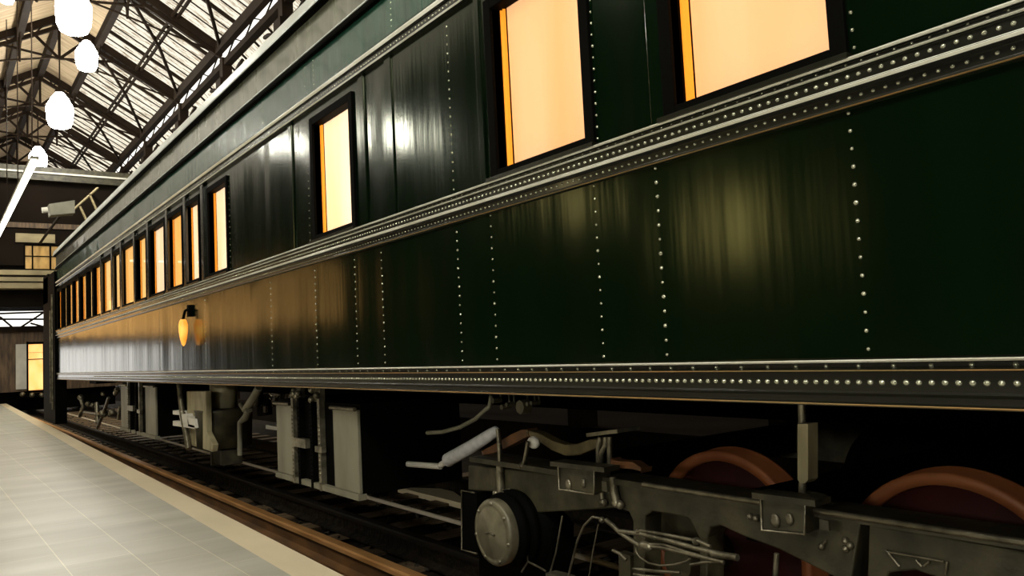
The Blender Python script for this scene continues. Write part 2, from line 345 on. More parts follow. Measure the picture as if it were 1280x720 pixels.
ords = ['nearest the camera', 'second', 'third', 'fourth', 'fifth', 'sixth', 'seventh', 'eighth', 'ninth', 'farthest']
for i, y in enumerate(TY):
    t = thing('roof_truss', 'dark steel roof truss spanning the hall, ' + ('the ' + ords[i] + ' from the camera' if 0 < i < 9 else 'the ' + ords[i] + ' one') , 'roof truss', (EX, y, 0), 'steel trusses under the hall roof')
    for sd, ff in ((1, 1.0), (-1, 1.6)):
        x0, z0 = rp(0, sd); x1, z1 = rp(ff, sd); mb = MB()
        mb.bar((x0, y, z0), (x1, y, z1), .14, .20); mb.bar((x0, y, z0 - .26), (x1, y, z1 - .16), .10, .10)
        n = 9
        for k in range(n):
            a = k / n; b = (k + .5) / n; c = (k + 1) / n
            L = lambda f, dz: (x0 + (x1 - x0) * f, y, z0 + (z1 - z0) * f - dz)
            mb.bar(L(a, .24), L(b, .02), .03, .03); mb.bar(L(b, .02), L(c, .2), .03, .03)
        mb.build('rafter', 'truss', t)
    pa = rp(.45, 1); pb = rp(.45, -1); ex = rp(1, 1); lx = rp(1.0, -1)
    cz = RZ - 1.15
    MB().tube([(pa[0], y, pa[1] - .2), (RX, y, cz), (pb[0], y, pb[1] - .2)], .035, 6).build('tie_rod', 'truss', t)
    MB().tube([(RX, y, RZ), (RX, y, cz)], .035, 6).build('king_rod', 'truss', t)
    MB().tube([(ex[0], y, ex[1] - .1), (RX, y, cz + .05), (lx[0], y, lx[1] - .1)], .028, 6).build('tie_rod', 'truss', t)
    for sd in (1, -1):
        q = rp(.22, sd)
        MB().bar((RX, y, cz), (q[0], y, q[1] - .1), .05, .07).build('strut', 'truss', t)
        # curved wind brackets rising to the purlin on both sides of the truss
        for dy in (-1, 1):
            pq = rp(.30, sd); pts = []
            for k in range(7):
                g = k / 6 * math.pi / 2
                pts.append((pq[0] - sd * .0, y + dy * 1.0 * (1 - math.cos(g)), pq[1] - .85 + .80 * math.sin(g)))
            MB().tube(pts, .03, 6).build('wind_bracket', 'truss', t)
    # column on the far side with curved brackets
    mb = MB(); mb.box(EX - .02, EX + .22, y - .12, y + .12, .25, EZ - .2)
    mb.box(EX - .1, EX + .3, y - .2, y + .2, EZ - .95, EZ - .75); mb.build('column', 'truss', t)
    for dy in (-1, 1):
        pts = [(EX + .1, y + dy * (.12 + 1.2 * (1 - math.cos(k / 8 * math.pi / 2))), EZ - 1.9 + 1.25 * math.sin(k / 8 * math.pi / 2)) for k in range(9)]
        mb = MB().tube(pts, .045, 6)
        for k in (2, 4, 6): mb.tube([pts[k], (EX + .1, y + dy * .12, pts[k][2])], .02, 5)
        mb.lathe([(-.02, .13), (.02, .13)], (EX + .1, y + dy * .42, EZ - .95), 'x', 14)
        mb.build('curved_bracket', 'truss', t)
# purlins, girder, ridge, glazing bars
def longbar(name, f, sd, wd, ht, dz, label, cat='purlin', dbl=False):
    x, z = rp(f, sd); mb = MB()
    if dbl:
        mb.box(x - wd, x - wd * .45, -6, 46, z + dz - ht, z + dz); mb.box(x + wd * .45, x + wd, -6, 46, z + dz - ht, z + dz)
    else: mb.box(x - wd / 2, x + wd / 2, -6, 46, z + dz - ht, z + dz)
    return tag(mb.build(name, 'truss'), label, cat)
longbar('purlin', .30, 1, .16, .24, .04, 'heavy steel purlin where the tan boards meet the glazing on the right roof slope')
longbar('purlin', .64, 1, .09, .08, .03, 'slim double purlin across the middle of the right-hand glazing', dbl=True)
longbar('purlin', .30, -1, .16, .24, .03, 'steel purlin high up on the boarded left roof slope')
longbar('purlin', .64, -1, .12, .14, .03, 'steel purlin low down on the boarded left roof slope')
longbar('ridge_beam', .0, 1, .16, .30, .05, 'dark steel ridge beam along the very top of the hall roof', 'beam')
g = thing('eave_girder', 'twin dark steel eave girder running above the train roof, with lattice webs', 'girder', (EX, 20, EZ))
mb = MB(); mb.box(EX - .17, EX - .02, -6, 46, EZ - .14, EZ + .12); mb.build('upper_chord', 'truss', g)
mb = MB(); mb.box(EX + .02, EX + .2, -6, 46, EZ - .40, EZ - .24); mb.build('lower_chord', 'truss', g)
mb = MB()
for k in range(35):
    y = -4 + k * 1.4
    mb.bar((EX + .05, y, EZ - .3), (EX + .05, y + .7, EZ), .03, .03); mb.bar((EX + .05, y + .7, EZ), (EX + .05, y + 1.4, EZ - .3), .03, .03)
mb.build('lattice_web', 'truss', g)
x0, z0 = rp(.30); x1, z1 = rp(1.0)
gb = bpy.data.objects.new('ceiling_glazing_bars', None); C.objects.link(gb); gb.location = (x0, 20, z0); gb['kind'] = 'structure'
ys = [-5 + k * .47 for k in range(106)]
mb = MB(); 
for k, y in enumerate(ys): mb.bar((x0, y, z0 + .1), (x1, y, z1 + .1), .020 if k % 5 else .065, .03 if k % 5 else .08)
b_ = mb.build('glazing_bar', 'truss', gb); b_['kind'] = 'stuff'
x0, z0 = rp(1.05, -1)
mb = MB()
for k, y in enumerate(ys[::2]): mb.bar((x0, y, z0 + .1), (xl, y, zl + .1), .05, .06)
b_ = mb.build('glazing_bar', 'truss', gb); b_['kind'] = 'stuff'
mb = MB()
for y in ys[::2]: mb.bar((EX + .25, y, EZ - .14), (9, y, EZ - 2.64), .03, .05)
for q in (.2, .4, .6, .8): mb.bar((EX + .25 + 2.8 * q, -6, EZ - .14 - 2.5 * q), (EX + .25 + 2.8 * q, 46, EZ - .14 - 2.5 * q), .06, .06)
b_ = mb.build('glazing_bar', 'truss', gb); b_['kind'] = 'stuff'
for i in range(len(TY) - 1):
    a = rp(.30); b = rp(.97); ya, yb = TY[i] + .1, TY[i + 1] - .25
    mb = MB(); mb.tube([(a[0], ya, a[1] - .12), ((a[0] + b[0]) / 2 + .08, (ya + yb) / 2 - .15, (a[1] + b[1]) / 2 - .12), (b[0], yb, b[1] - .1)], .045, 6)
    tag(mb.build('roof_brace', 'truss'), 'diagonal steel brace under the roof glazing between the ' + ['nearest and second', 'second and third', 'third and fourth', 'fourth and fifth', 'fifth and sixth', 'sixth and seventh', 'seventh and eighth', 'eighth and ninth', 'ninth and farthest'][i] + ' trusses', 'brace')

# ------------------------------------------------------------------ hanging lamps
def pendant(x, y, z, s, top, label):
    t = thing('pendant_lamp', label, 'lamp', (x, y, z), 'pendant lamps under the hall roof')
    MB().lathe([(-.50, .02), (-.50, .20), (-.46, .27), (-.30, .33), (0, .35), (.12, .34), (.38, .20), (.50, .11)], (x, y, z), 'z', 24).build('lamp_glass', 'glow', t) if s == 1 else \
        MB().lathe([(-.5 * s, .02), (-.5 * s, .20 * s), (-.46 * s, .27 * s), (-.30 * s, .33 * s), (0, .35 * s), (.12 * s, .34 * s), (.38 * s, .20 * s), (.50 * s, .11 * s)], (x, y, z), 'z', 24).build('lamp_glass', 'glow', t)
    MB().lathe([(.50 * s, .13 * s), (.56 * s, .13 * s), (.66 * s, .05 * s), (.74 * s, .03 * s)], (x, y, z), 'z', 16).build('cap', 'truss', t)
    MB().tube([(x, y, z + .72 * s), (x, y, top)], .018, 6).build('hanging_rod', 'truss', t)
    return t
cz = RZ - 1.15
pendant(2.08, 15.8, 6.43 + H, .85, RZ - .4, 'big glaring pendant lamp at the top edge of the photo, nearest of the visible row')
pendant(2.83, 19.6, 6.97 + H, .66, RZ - .1, 'glaring pendant lamp just below and right of the topmost one')
pendant(2.83, 24.2, 6.97 + H, .95, cz + .05, 'glaring pendant lamp hung low on a long rod from a truss, third down')
pendant(2.83, 29.6, 6.85 + H, .75, cz + .05, 'pendant lamp just above the end of the glowing tube line')
pendant(1.02, 15.2, 6.25 + H, .32, RZ - 1.0, 'pendant lamp in the top left corner, only its lower edge showing')
PL = [(-4.0, -1.6, 4.4, .9, 'big added pendant lamp over the platform farthest behind the camera'), (-.5, -1.6, 4.4, .9, 'big added pendant lamp over the platform just behind the camera'),
      (2.5, -2.8, 4.8, .6, 'added pendant lamp over the platform left of the camera'), (7.0, -2.6, 4.8, .3, 'second added pendant lamp over the platform to the left of the frame'), (11.5, -2.6, 3.6, .42, 'third added pendant lamp over the platform to the left of the frame'), (16.5, -2.6, 4.6, .34, 'fourth added pendant lamp over the platform to the left of the frame')]
for y, x, z, sz, lb in PL: pendant(x, y, z + H, sz, zl + .1, lb)  # unseen pendants added to light the platform and put glints on the car
def added_wall_lamp(y, z, r, m, lb):  # unseen lamps, added to light the wheels and glow in the car side
    t = thing('added_wall_lamp', lb, 'lamp', (-8.9, y, z), 'added unseen lamps on the left wall')
    MB().lathe([(0, r), (.10, r), (.22, r * .8), (.30, r * .4), (.32, .001)], (-8.9, y, z), 'x', 24).build('lamp_glass', m, t)
    MB().lathe([(-.1, r * 1.1), (.02, r * 1.1)], (-8.9, y, z), 'x', 24).build('back_plate', 'truss', t)
added_wall_lamp(-4.5, 3.0, .34, 'glow', 'added round fill lamp on the left wall well behind the camera')
added_wall_lamp(-1.0, 3.0, .34, 'glow', 'added round fill lamp on the left wall just behind the camera')
added_wall_lamp(.4, 3.0, .34, 'glow', 'added round fill lamp on the left wall beside the camera')
added_wall_lamp(9.6, 3.3, .75, 'soft', 'added broad dim round glow on the left wall, first ahead of the camera')
added_wall_lamp(14.5, 4.6, .6, 'soft', 'added broad dim round glow on the left wall, second ahead of the camera')
tl = thing('tube_lamp_line', 'long glowing line of tube lamps slanting down the left edge below the bridge', 'lamp', (1.53, 20, 4.9))
MB().tube([(1.53, 16.5, 3.75 + H), (1.53, 26.5, 3.75 + H)], .045, 8).build('tube', 'tube', tl)
MB().box(1.46, 1.60, 16.5, 26.5, 3.80 + H, 3.86 + H).build('reflector', 'grey', tl)
mb = MB()
for y in (17, 20, 23, 26): mb.tube([(1.53, y, 3.86 + H), (1.53, y, rp(.43, -1)[1])], .012, 5)
mb.build('hanger', 'truss', tl)

# ------------------------------------------------------------------ rails and sleepers
def rail(x, y0, y1, top, label, head='rail_top', web='rail_rust'):
    t = thing('rail', label, 'rail', (x, (y0 + y1) / 2, -.15))
    MB().prism_y([(x - .036, top - .012), (x - .03, top), (x + .03, top), (x + .036, top - .012), (x + .036, top - .035), (x - .036, top - .035)], y0, y1).build('rail_head', head, t)
    MB().prism_y([(x - .012, top - .035), (x + .012, top - .035), (x + .014, top - .12), (x + .065, top - .136), (x + .065, top - .15), (x - .065, top - .15), (x - .065, top - .136), (x - .014, top - .12)], y0, y1).build('rail_web', web, t)
rail(2.125, -4, 34, 0, 'rust-orange rail nearest the platform edge')
rail(2.575, -4, 34, 0, 'dark rail under the near wheels of the train', 'rail_dark', 'ballast')
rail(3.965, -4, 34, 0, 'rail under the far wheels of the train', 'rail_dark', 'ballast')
tag(MB().tube([(3.02, 2.6, -.02), (3.02, 34, -.02)], .017, 8).build('track_pipe', 'rail_pale'), 'pale pipe running along the middle of the track beneath the train', 'pipe')
mb0 = MB().box(-1.45, 1.45, -.12, .12, -.02, 0)
k = 0
for y in [-1 + .56 * i for i in range(60)]:
    o = MB().box(-1.5 + .0, 1.6, -.115, .115, -.16, 0).build('sleeper', 'sleeper')
    o.location = (3.25 + random.uniform(-.02, .02), y, -.15)
    o.rotation_euler.z = random.uniform(-.01, .01)
    tag(o, 'dark oily timber sleeper lying across the track under the rails', 'sleeper', 'timber sleepers under the train')

# ================================================================== THE CAR
SX = 1.79; Y0, Y1 = -2.0, 15.82
K = .874                      # car and bogie scaled about the camera by this factor
def Z(z): return K * z + H
FZ = 1.03                     # underside of the car floor
car = thing('passenger_car', 'long dark green riveted railway passenger car with glowing amber windows', 'train car', (3.27, 7, 0))
P = lambda mb, name, m, label=None, bevel=0.0: mb.build(name, m, car, label, bevel)
# windows: (near y, far y) seen on the side plane, and kind of blind
WN = [(-.35, .25, 'blind'), (1.225, 1.770, 'blind'), (2.262, 2.80, 'blind'), (4.369, 4.84, 'blind2'), (6.86, 7.26, 'blind2'), (7.73, 8.015, 'blind2'), (8.35, 8.755, 'blind3'),
      (9.10, 9.60, 'blind2'), (10.0, 10.36, 'blind'), (10.69, 11.34, 'blind3'), (11.56, 11.96, 'blind'), (12.2, 12.77, 'blind'),
      (13.04, 13.46, 'blind3'), (13.83, 14.13, 'blind'), (14.37, 14.79, 'blind3'), (15.22, 15.59, 'blind'), (15.97, 16.37, 'blind3'), (16.69, 17.12, 'blind'), (17.34, 17.70, 'blind2')]
dep = .033
HOLES = [(a * K, b * K * (SX + dep) / SX, k) for a, b, k in WN]
WZ0, WZ1 = Z(.785), Z(1.520)
def wob(y, z, s):
    return (math.sin(y * 9.3 + s) * .5 + math.sin(y * 5.1 + 2.2 * s + z * .8) * .9 + math.sin(y * 17.0 + z * 1.3 + s) * .22)
def panel(y0, y1, z0, z1, m='green', amp=.0016, name='side_panel', x=SX, thick=.03):
    """thin steel plate, very slightly oil-canned like the real sheets"""
    ny = max(2, int((y1 - y0) / .035)); nz = max(2, int((z1 - z0) / .12)); s = random.uniform(0, 6)
    vs = []; fs = []
    for i in range(ny + 1):
        for j in range(nz + 1):
            u, v = i / ny, j / nz; y = y0 + (y1 - y0) * u; z = z0 + (z1 - z0) * v
            e = min(1, min(u, 1 - u) * (y1 - y0) / .10) * min(1, min(v, 1 - v) * (z1 - z0) / .10 + .3)
            vs.append((x - amp * e * wob(y, z, s), y, z))
    for i in range(ny):
        for j in range(nz):
            a = i * (nz + 1) + j; fs.append((a, a + 1, a + nz + 2, a + nz + 1))
    mb = MB(); mb.add(vs, fs, True)
    mb.add([(x + thick, y0, z0), (x + thick, y1, z0), (x + thick, y1, z1), (x + thick, y0, z1)], [(0, 1, 2, 3)])
    mb.add([(x, y0, z0), (x + thick, y0, z0), (x + thick, y0, z1), (x, y0, z1)], [(0, 1, 2, 3)])
    mb.add([(x, y1, z0), (x + thick, y1, z0), (x + thick, y1, z1), (x, y1, z1)], [(3, 2, 1, 0)])
    return P(mb, name, m)
LOW = [Y0, -.1, 1.19, 1.92, 2.24, 2.94, 3.23, 4.03, 4.38, 4.99, 5.84, 7.6, 9.4, 11.2, 13.0, 14.8, 16.6]
LOW = [Y0] + [y * K for y in LOW[1:]] + [Y1]
for a, b in zip(LOW[:-1], LOW[1:]): panel(a, b, Z(-.085), Z(.62))
prev = Y0
for a, b, k in HOLES:
    lo, hi = a, b
    if lo - prev > .01:
        if prev < 3 and lo > 3.5: panel(prev, 3.43, Z(.72), Z(1.68)); panel(3.43, lo, Z(.72), Z(1.68), amp=.004)
        elif prev > 4.2 and lo < 6.2: panel(prev, 5.16, Z(.72), Z(1.68)); panel(5.16, lo, Z(.72), Z(1.68))
        else: panel(prev, lo, Z(.72), Z(1.68))
    panel(lo, hi, Z(.72), WZ0, amp=0); panel(lo, hi, WZ1, Z(1.68), amp=0)
    prev = hi
panel(prev, Y1, Z(.72), Z(1.68))
# window units
for i, (a, b, k) in enumerate(HOLES):
    fw = .045 if a < 5 else .035
    mb = MB(); xo, xi = SX - .014, SX + dep + .012
    mb.box(xo, xi, a - fw, a, WZ0 - .03, WZ1 + .045); mb.box(xo, xi, b, b + fw, WZ0 - .03, WZ1 + .045)
    mb.box(xo, xi, a, b, WZ1, WZ1 + .045); mb.box(xo, xi, a, b, WZ0 - .03, WZ0)
    fr = P(mb, 'window_frame', 'black', bevel=.003)
    sub(MB().box(xo - .018, SX + .004, a - fw - .01, b + fw + .01, WZ0 - .042, WZ0 - .028), 'window_sill', 'trim', fr)
    xg = SX + dep
    cw = (b - a) * (.07 if a < 6 else .02)
    if k == 'blind' and a > 6: k = 'blind4'
    g = MB(); g.add([(xg - .006, a, WZ0), (xg - .006, b, WZ0), (xg - .006, b, WZ1), (xg - .006, a, WZ1)], [(3, 2, 1, 0)])
    sub(g, 'window_pane', 'glass', fr)
    bl = MB(); n = 24; vs = []; fs = []
    for q in range(n + 1):
        y = a + (b - cw - a) * q / n
        vs += [(xg + .012 + .003 * math.sin(q * 1.4), y, WZ0 - .02), (xg + .012 + .003 * math.sin(q * 1.4 + .6), y, WZ1 + .02)]
    for q in range(n): fs.append((2 * q, 2 * q + 1, 2 * q + 3, 2 * q + 2))
    bl.add(vs, fs, True); bo = sub(bl, 'window_blind', k, fr, {'blind4': 'glowing golden window blind', 'blind': 'glowing cream window blind', 'blind2': 'bright pale cream window blind', 'blind3': 'deep amber window blind'}[k])
    cu = MB(); n = 8; vs = []; fs = []  # glowing strip stands in for the lit reveal
    for q in range(n + 1):
        y = b - cw + (cw + .01) * q / n; vs += [(xg + .006 + .006 * math.sin(q * 2.2), y, WZ0 - .02), (xg + .006 + .006 * math.sin(q * 2.2), y, WZ1 + .02)]
    for q in range(n): fs.append((2 * q, 2 * q + 1, 2 * q + 3, 2 * q + 2))
    cu.add(vs, fs, True); sub(cu, 'window_curtain', 'curtain', fr, 'amber strip glowing in place of the lit reveal at the far side of the window')
# posts between the grouped windows
for y in (7.57, 8.2, 8.95, 9.86, 10.62, 11.47, 12.12, 13.0):
    y *= K
    P(MB().box(SX - .02, SX + .004, y - .035, y + .035, Z(.735), Z(1.66)), 'window_post', 'trim', bevel=.004)
# raised joint cover strips on the upper side
for y, wd in ((3.86, .035), (4.20, .03), (5.35, .03), (1.88, .035), (2.97, .02)):
    y *= K
    P(MB().box(SX - .008, SX + .004, y - wd, y + wd, Z(.735), Z(1.665)), 'joint_strip', 'green', bevel=.004)
# belt rail: moulded section with three bright edges
def ext(pts, name, m, bevel=0, y0=Y0, y1=Y1): return P(MB().prism_y([(SX + a, Z(b)) for a, b in pts], y0, y1), name, m, bevel=bevel)
belt = ext([(.004, .607), (-.014, .607), (-.016, .615), (-.010, .619), (-.010, .650), (-.030, .652), (-.034, .662), (-.028, .668), (-.018, .670), (-.018, .706),
            (-.026, .708), (-.028, .715), (-.020, .718), (-.014, .720), (-.014, .731), (-.024, .732), (-.026, .738), (-.018, .743), (.004, .746)], 'belt_rail', 'trim')
def lip(z0, z1, x, m, name, par):
    return sub(MB().prism_y([(SX + x, Z(z0)), (SX + x - .004, Z((z0 + z1) / 2)), (SX + x, Z(z1)), (SX + x + .004, Z(z1)), (SX + x + .004, Z(z0))], Y0, Y1), name, m, par)
M['edge'] = mat('highlight_moulding_edge', (0.95, 0.95, 0.86), 0.3, .25, col2=(0.72, 0.70, 0.58), vscale=(3, 3, 3))  # highlights along the mouldings, put in as near-white colour
M['edge_o'] = mat('orange_lining', (0.70, 0.38, 0.13), 0.35, .3, col2=(0.50, 0.34, 0.15), vscale=(3, 2, 3))
lip(.607, .6105, -.0145, 'edge_o', 'lining_highlight_edge', belt)
lip(.653, .666, -.031, 'edge', 'lining_highlight_edge', belt)
lip(.7065, .7125, -.0265, 'edge', 'lining_highlight_edge', belt)
lip(.7305, .7395, -.0245, 'edge', 'lining_highlight_edge', belt)
# drip rail over the windows
drip = ext([(.004, 1.633), (-.024, 1.633), (-.026, 1.646), (-.016, 1.650), (-.016, 1.690), (-.028, 1.694), (-.030, 1.723), (-.018, 1.730), (.004, 1.734)], 'drip_rail', 'trim')
lip(1.634, 1.646, -.0245, 'edge', 'lining_highlight_edge', drip)
lip(1.694, 1.722, -.0285, 'edge', 'lining_highlight_edge', drip)
# letterboard, eave band, gutter
yy = Y0
while yy < Y1 - .01:
    y2 = min(Y1, yy + random.choice((.9, 1.15, 1.3, .75)))
    panel(yy, y2, Z(1.735), Z(1.99), 'green_top', .0022, 'letterboard_panel', SX - .002); yy = y2
ext([(.004, 1.975), (-.028, 1.975), (-.032, 1.985), (-.032, 2.004), (.004, 2.010)], 'eave_moulding', 'black')  # black colour stands for the shadow under the eave overhang
ext([(-.010, 2.003), (-.038, 2.003), (-.038, 2.010), (-.024, 2.016), (-.010, 2.018)], 'eave_edge', 'gutter')
yy = Y0
while yy < Y1 - .01:
    y2 = min(Y1, yy + random.choice((.8, 1.0, 1.2, .6)))
    panel(yy, y2, Z(2.012), Z(2.240), 'eave', .0022, 'eave_panel', SX - .020); yy = y2
ext([(.004, 2.226), (-.062, 2.226), (-.064, 2.236), (.004, 2.25)], 'gutter_underside', 'black')  # shade line below the gutter, put in as black
ext([(-.02, 2.236), (-.066, 2.236), (-.068, 2.246), (-.050, 2.330), (-.042, 2.336), (-.02, 2.336)], 'gutter', 'gutter')
# side sill
sill = ext([(.004, -.208), (-.016, -.208), (-.020, -.200), (-.012, -.196), (-.012, -.180), (-.020, -.178), (-.024, -.172), (-.012, -.166), (-.012, -.116),
            (-.026, -.114), (-.030, -.108), (-.018, -.104), (-.012, -.102), (-.012, -.090), (-.024, -.088), (-.026, -.080), (.004, -.076)], 'side_sill', 'trim')
lip(-.206, -.200, -.0175, 'edge_o', 'lining_highlight_edge', sill)
lip(-.179, -.174, -.0215, 'trim', 'lining_highlight_edge', sill)
lip(-.1125, -.1085, -.0275, 'edge_o', 'lining_highlight_edge', sill)
lip(-.089, -.080, -.0245, 'edge', 'lining_highlight_edge', sill)
# rivets
RIV = []
def rivet_row(z, x, step, r, y0, y1, par, name='rivet_row'):
    y = y0
    while y < y1: RIV.append((SX + x, y, Z(z), r)); y += step
rivet_row(-.143, -.012, .0285, .0072, .55, 12, sill); rivet_row(-.099, -.012, .085, .0058, .55, 6, sill)
rivet_row(.634, -.010, .030, .0050, .55, 9, belt); rivet_row(.688, -.018, .028, .0058, .55, 9, belt); rivet_row(.7235, -.014, .040, .0036, .55, 9, belt)
rivet_row(1.670, -.016, .030, .0050, 2.2, 12, drip)
def rivet_col(y, z0, z1, step=.05, r=.0050):
    y *= K; z = z0
    while z < z1: RIV.append((SX - .0003, y + random.uniform(-.001, .001), Z(z), r * random.uniform(.8, 1.15))); z += step
for y in (1.19, 1.92, 2.24, 2.94, 3.23, 4.03, 4.38, 4.99, 5.84, 7.6, 9.4): rivet_col(y + .0, -.055, .60, .05 if y < 3 else .044, .0058 if y < 2 else .0050)
for y in (1.16, 1.90, 2.205, 2.975, 3.24): rivet_col(y, .77, 1.62, .045 if y > 2 else .05)
for y in (4.33, 5.05, 5.38, 6.8): rivet_col(y, .77, 1.62, .05, .0036)
for y in (3.4, 3.8, 4.9, 5.05, 5.9): 
    for q in range(7): RIV.append((SX - .003, y * K, Z(1.785 + q * .033), .0045))
def in_view(x, y, z):
    c = R.T @ np.array([x, y, z - H]); u, v = 640 + 1000 * c[0] / c[2], 360 + 1000 * c[1] / c[2]
    return c[2] > .2 and 0 < u < 1280 and 0 < v < 720
RIV.sort(key=lambda p: -(p[3] / math.dist(p[:3], (0, 0, H)) if in_view(*p[:3]) else 0))
proto = None
for x, y, z, r in RIV[:100]:
    if proto is None:
        proto = MB().dome((0, 0, 0), 1, n=12).build('rivet', 'rivet'); o = proto
    else: o = proto.copy(); C.objects.link(o)
    o.parent = car; o.location = (x - car.location.x, y - car.location.y, z); o.scale = (r, r, r)
mb = MB()
for x, y, z, r in RIV[100:]: mb.dome((x, y, z), r, n=6 if y > 3 else 8)
o = P(mb, 'rivets', 'rivet'); o['kind'] = 'stuff'
# body shell: far side, ends, floor, roof
WD = 2.96
P(MB().box(SX + .03, SX + WD, Y0 - .1, Y0, Z(-.2), Z(2.3)), 'end_wall', 'green')
ew = P(MB().box(SX, SX + WD, Y1, Y1 + .06, Z(-.2), Z(2.3)), 'end_wall', 'green')
P(MB().box(SX + WD - .03, SX + WD, Y0, Y1, Z(-.2), Z(2.3)), 'far_side_wall', 'green')
P(MB().box(SX + .004, SX + WD, Y0, Y1, Z(-.2), Z(-.1)), 'car_floor', 'black')
pts = [(SX - .04, Z(2.33)), (SX + .25, Z(2.62)), (SX + .7, Z(2.78)), (SX + .72, Z(3.05)), (SX + 1.2, Z(3.15)), (SX + WD / 2, Z(3.18))]
pts = pts + [(2 * SX + WD - a, b) for a, b in pts[-2::-1]]
P(MB().prism_y(pts + [(pts[-1][0], Z(2.34)), (pts[0][0] + .04, Z(2.34))], Y0, Y1 + .1), 'car_roof', 'roof')
P(MB().box(3.02, 3.52, Y0, Y1, .82, 1.03), 'center_sill', 'black')
# vestibule diaphragm and end posts at the far end
mb = MB(); mb.box(SX - .04, SX + .14, Y1 + .06, Y1 + 1.75, .25, Z(1.95)); mb.box(SX - .04, SX + 1.2, Y1 + 1.0, Y1 + 1.75, Z(1.4), Z(2.0)); mb.box(SX + .6, SX + WD - .6, Y1 + .06, Y1 + .8, .9, Z(2.1))
P(mb, 'vestibule', 'black')
mb = MB(); mb.tube([(SX - .05, Y1 + .3, .5), (SX - .05, Y1 + .3, Z(1.5))], .018, 6); mb.tube([(SX - .05, Y1 + .6, .6), (SX - .05, Y1 + .6, Z(1.2))], .015, 6)
P(mb, 'grab_rail', 'iron_lt')
# amber marker lamp on the side
yl, zl_ = on_x(231, 414, SX - .05)
ml = P(MB().lathe([(-.125, .004), (-.11, .015), (-.06, .028), (0, .036), (.05, .037), (.085, .03), (.10, .02)], (SX - .062, yl, zl_), 'z', 20), 'marker_lamp', 'marker', 'glowing amber teardrop lamp on the lower side')
sub(MB().tube([(SX + .002, yl - .03, zl_ + .20), (SX - .05, yl - .02, zl_ + .17), (SX - .062, yl, zl_ + .10)], .012, 8).box(SX - .03, SX + .001, yl - .05, yl + .0, zl_ + .12, zl_ + .22), 'lamp_bracket', 'black', ml)

# ---- equipment hung under the car
def battery_box(ya, yb, zb, zt, x, depth, tilt=0):
    """two-door iron box: grey door panels at both ends of the face, hardware between"""
    L = yb - ya; d = .012
    bx = P(MB().box(x + d, x + depth, ya, yb, zb, zt), 'battery_box', 'black', 'black iron equipment box with two grey doors hung under the car')
    sub(MB().box(x - .02, x + .03, ya - .01, yb + .01, zb - .025, zb + .008), 'bottom_rail', 'panel', bx)
    for s0, s1 in ((0, .26), (.78, 1)):
        mb = MB(); a, b = ya + L * s0, ya + L * s1
        mb.box(x - .008, x + d, a, b, zb + .01, zt - .03)
        dr = sub(mb, 'door', 'panel', bx, 'grey weathered door panel', .004)
        sub(MB().tube([(x - .02, a, zt - .025), (x - .02, b, zt - .025)], .012, 8), 'hinge', 'iron_lt', bx)
    for s0 in (.40, .50, .66, .74):
        mb = MB(); y = ya + L * s0
        mb.box(x - .022, x + d, y - .018, y + .018, zb - .03, zt + .02); 
        for q in range(18): mb.dome((x - .022, y, zb + .02 + q * (zt - zb - .04) / 18), .009, n=6)
        sub(mb, 'strap', 'iron_lt' if s0 in (.40, .74) else 'black', bx)
    sub(MB().box(x - .035, x, ya + L * .55, ya + L * .72, zb + (zt - zb) * .42, zb + (zt - zb) * .53), 'latch', 'iron_lt', bx, 'bright worn latch')
    sub(MB().box(x - .03, x, ya + L * .36, ya + L * .44, zb + (zt - zb) * .40, zb + (zt - zb) * .47), 'latch', 'iron_lt', bx, 'bright worn latch')
    for s0 in (.45, .70):
        mb = MB()
        for q in range(6): mb.ball((x - .01 + random.uniform(-.01, .01), ya + L * s0 + random.uniform(-.07, .07), zt + .03 + random.uniform(-.02, .06)), .022, n=8)
        mb.box(x, x + .03, ya + L * s0 - .05, ya + L * s0 + .05, zt, FZ)
        sub(mb, 'hanger_bolts', 'iron_lt', bx)
    return bx
battery_box(4.134, 5.42, .422, .92, 1.923, .66)
battery_box(9.05, 10.93, .44, .99, 1.923, .66)
# tapered cream casting with bracket and pole
X = 1.966
q = lambda px, py, x=X: (x, *on_x(px, py, x))
def poly(pxs, x, dx): return MB().prism_x([on_x(a, b, x) for a, b in pxs], x, x + dx)
tk = P(poly([(233, 489), (257, 489), (258, 540), (266, 556), (265, 565), (236, 556), (234, 520)], X, .05), 'sand_hopper', 'cream_metal', 'stained cream tapered metal hopper under the car', bevel=.006)
sub(MB().tube([q(224, 478, X - .03), q(228, 515, X - .03), q(236, 561, X - .03)], .028, 8), 'support_pole', 'iron_lt', tk)
mb = poly([(216, 513), (226, 514), (226, 519), (216, 518)], X - .05, .08)
for pl in ([(216, 526), (243, 532), (243, 536), (216, 532)], [(224, 518), (234, 517), (236, 530), (226, 530)], [(234, 520), (243, 524), (244, 535), (235, 533)]):
    b2 = poly(pl, X - .05, .05); mb.add(b2.v, b2.f)
sub(mb, 'bracket', 'pale', tk, 'pale worn bracket plates')
# dark air tank standing upright with pale neck and foot
yt, zt0 = on_x(281, 560, 2.185); _, zt1 = on_x(281, 511, 2.185)
tn = P(MB().lathe([(0, .17), (.02, .24), (zt1 - zt0 - .02, .25), (zt1 - zt0, .26), (zt1 - zt0 + .01, .1)], (2.185, yt, zt0), 'z', 28), 'air_tank', 'iron', 'dark upright tank under the car')
sub(MB().lathe([(zt1 - zt0, .12), (FZ - zt0, .12)], (2.185, yt, zt0), 'z', 16), 'tank_neck', 'cream_metal', tn)
sub(MB().lathe([(-.13, .09), (0, .11)], (2.185, yt, zt0), 'z', 14).box(2.10, 2.28, yt - .2, yt - .14, zt0 - .13, zt0).box(2.10, 2.28, yt + .12, yt + .17, zt0 - .16, zt0), 'tank_foot', 'iron', tn)
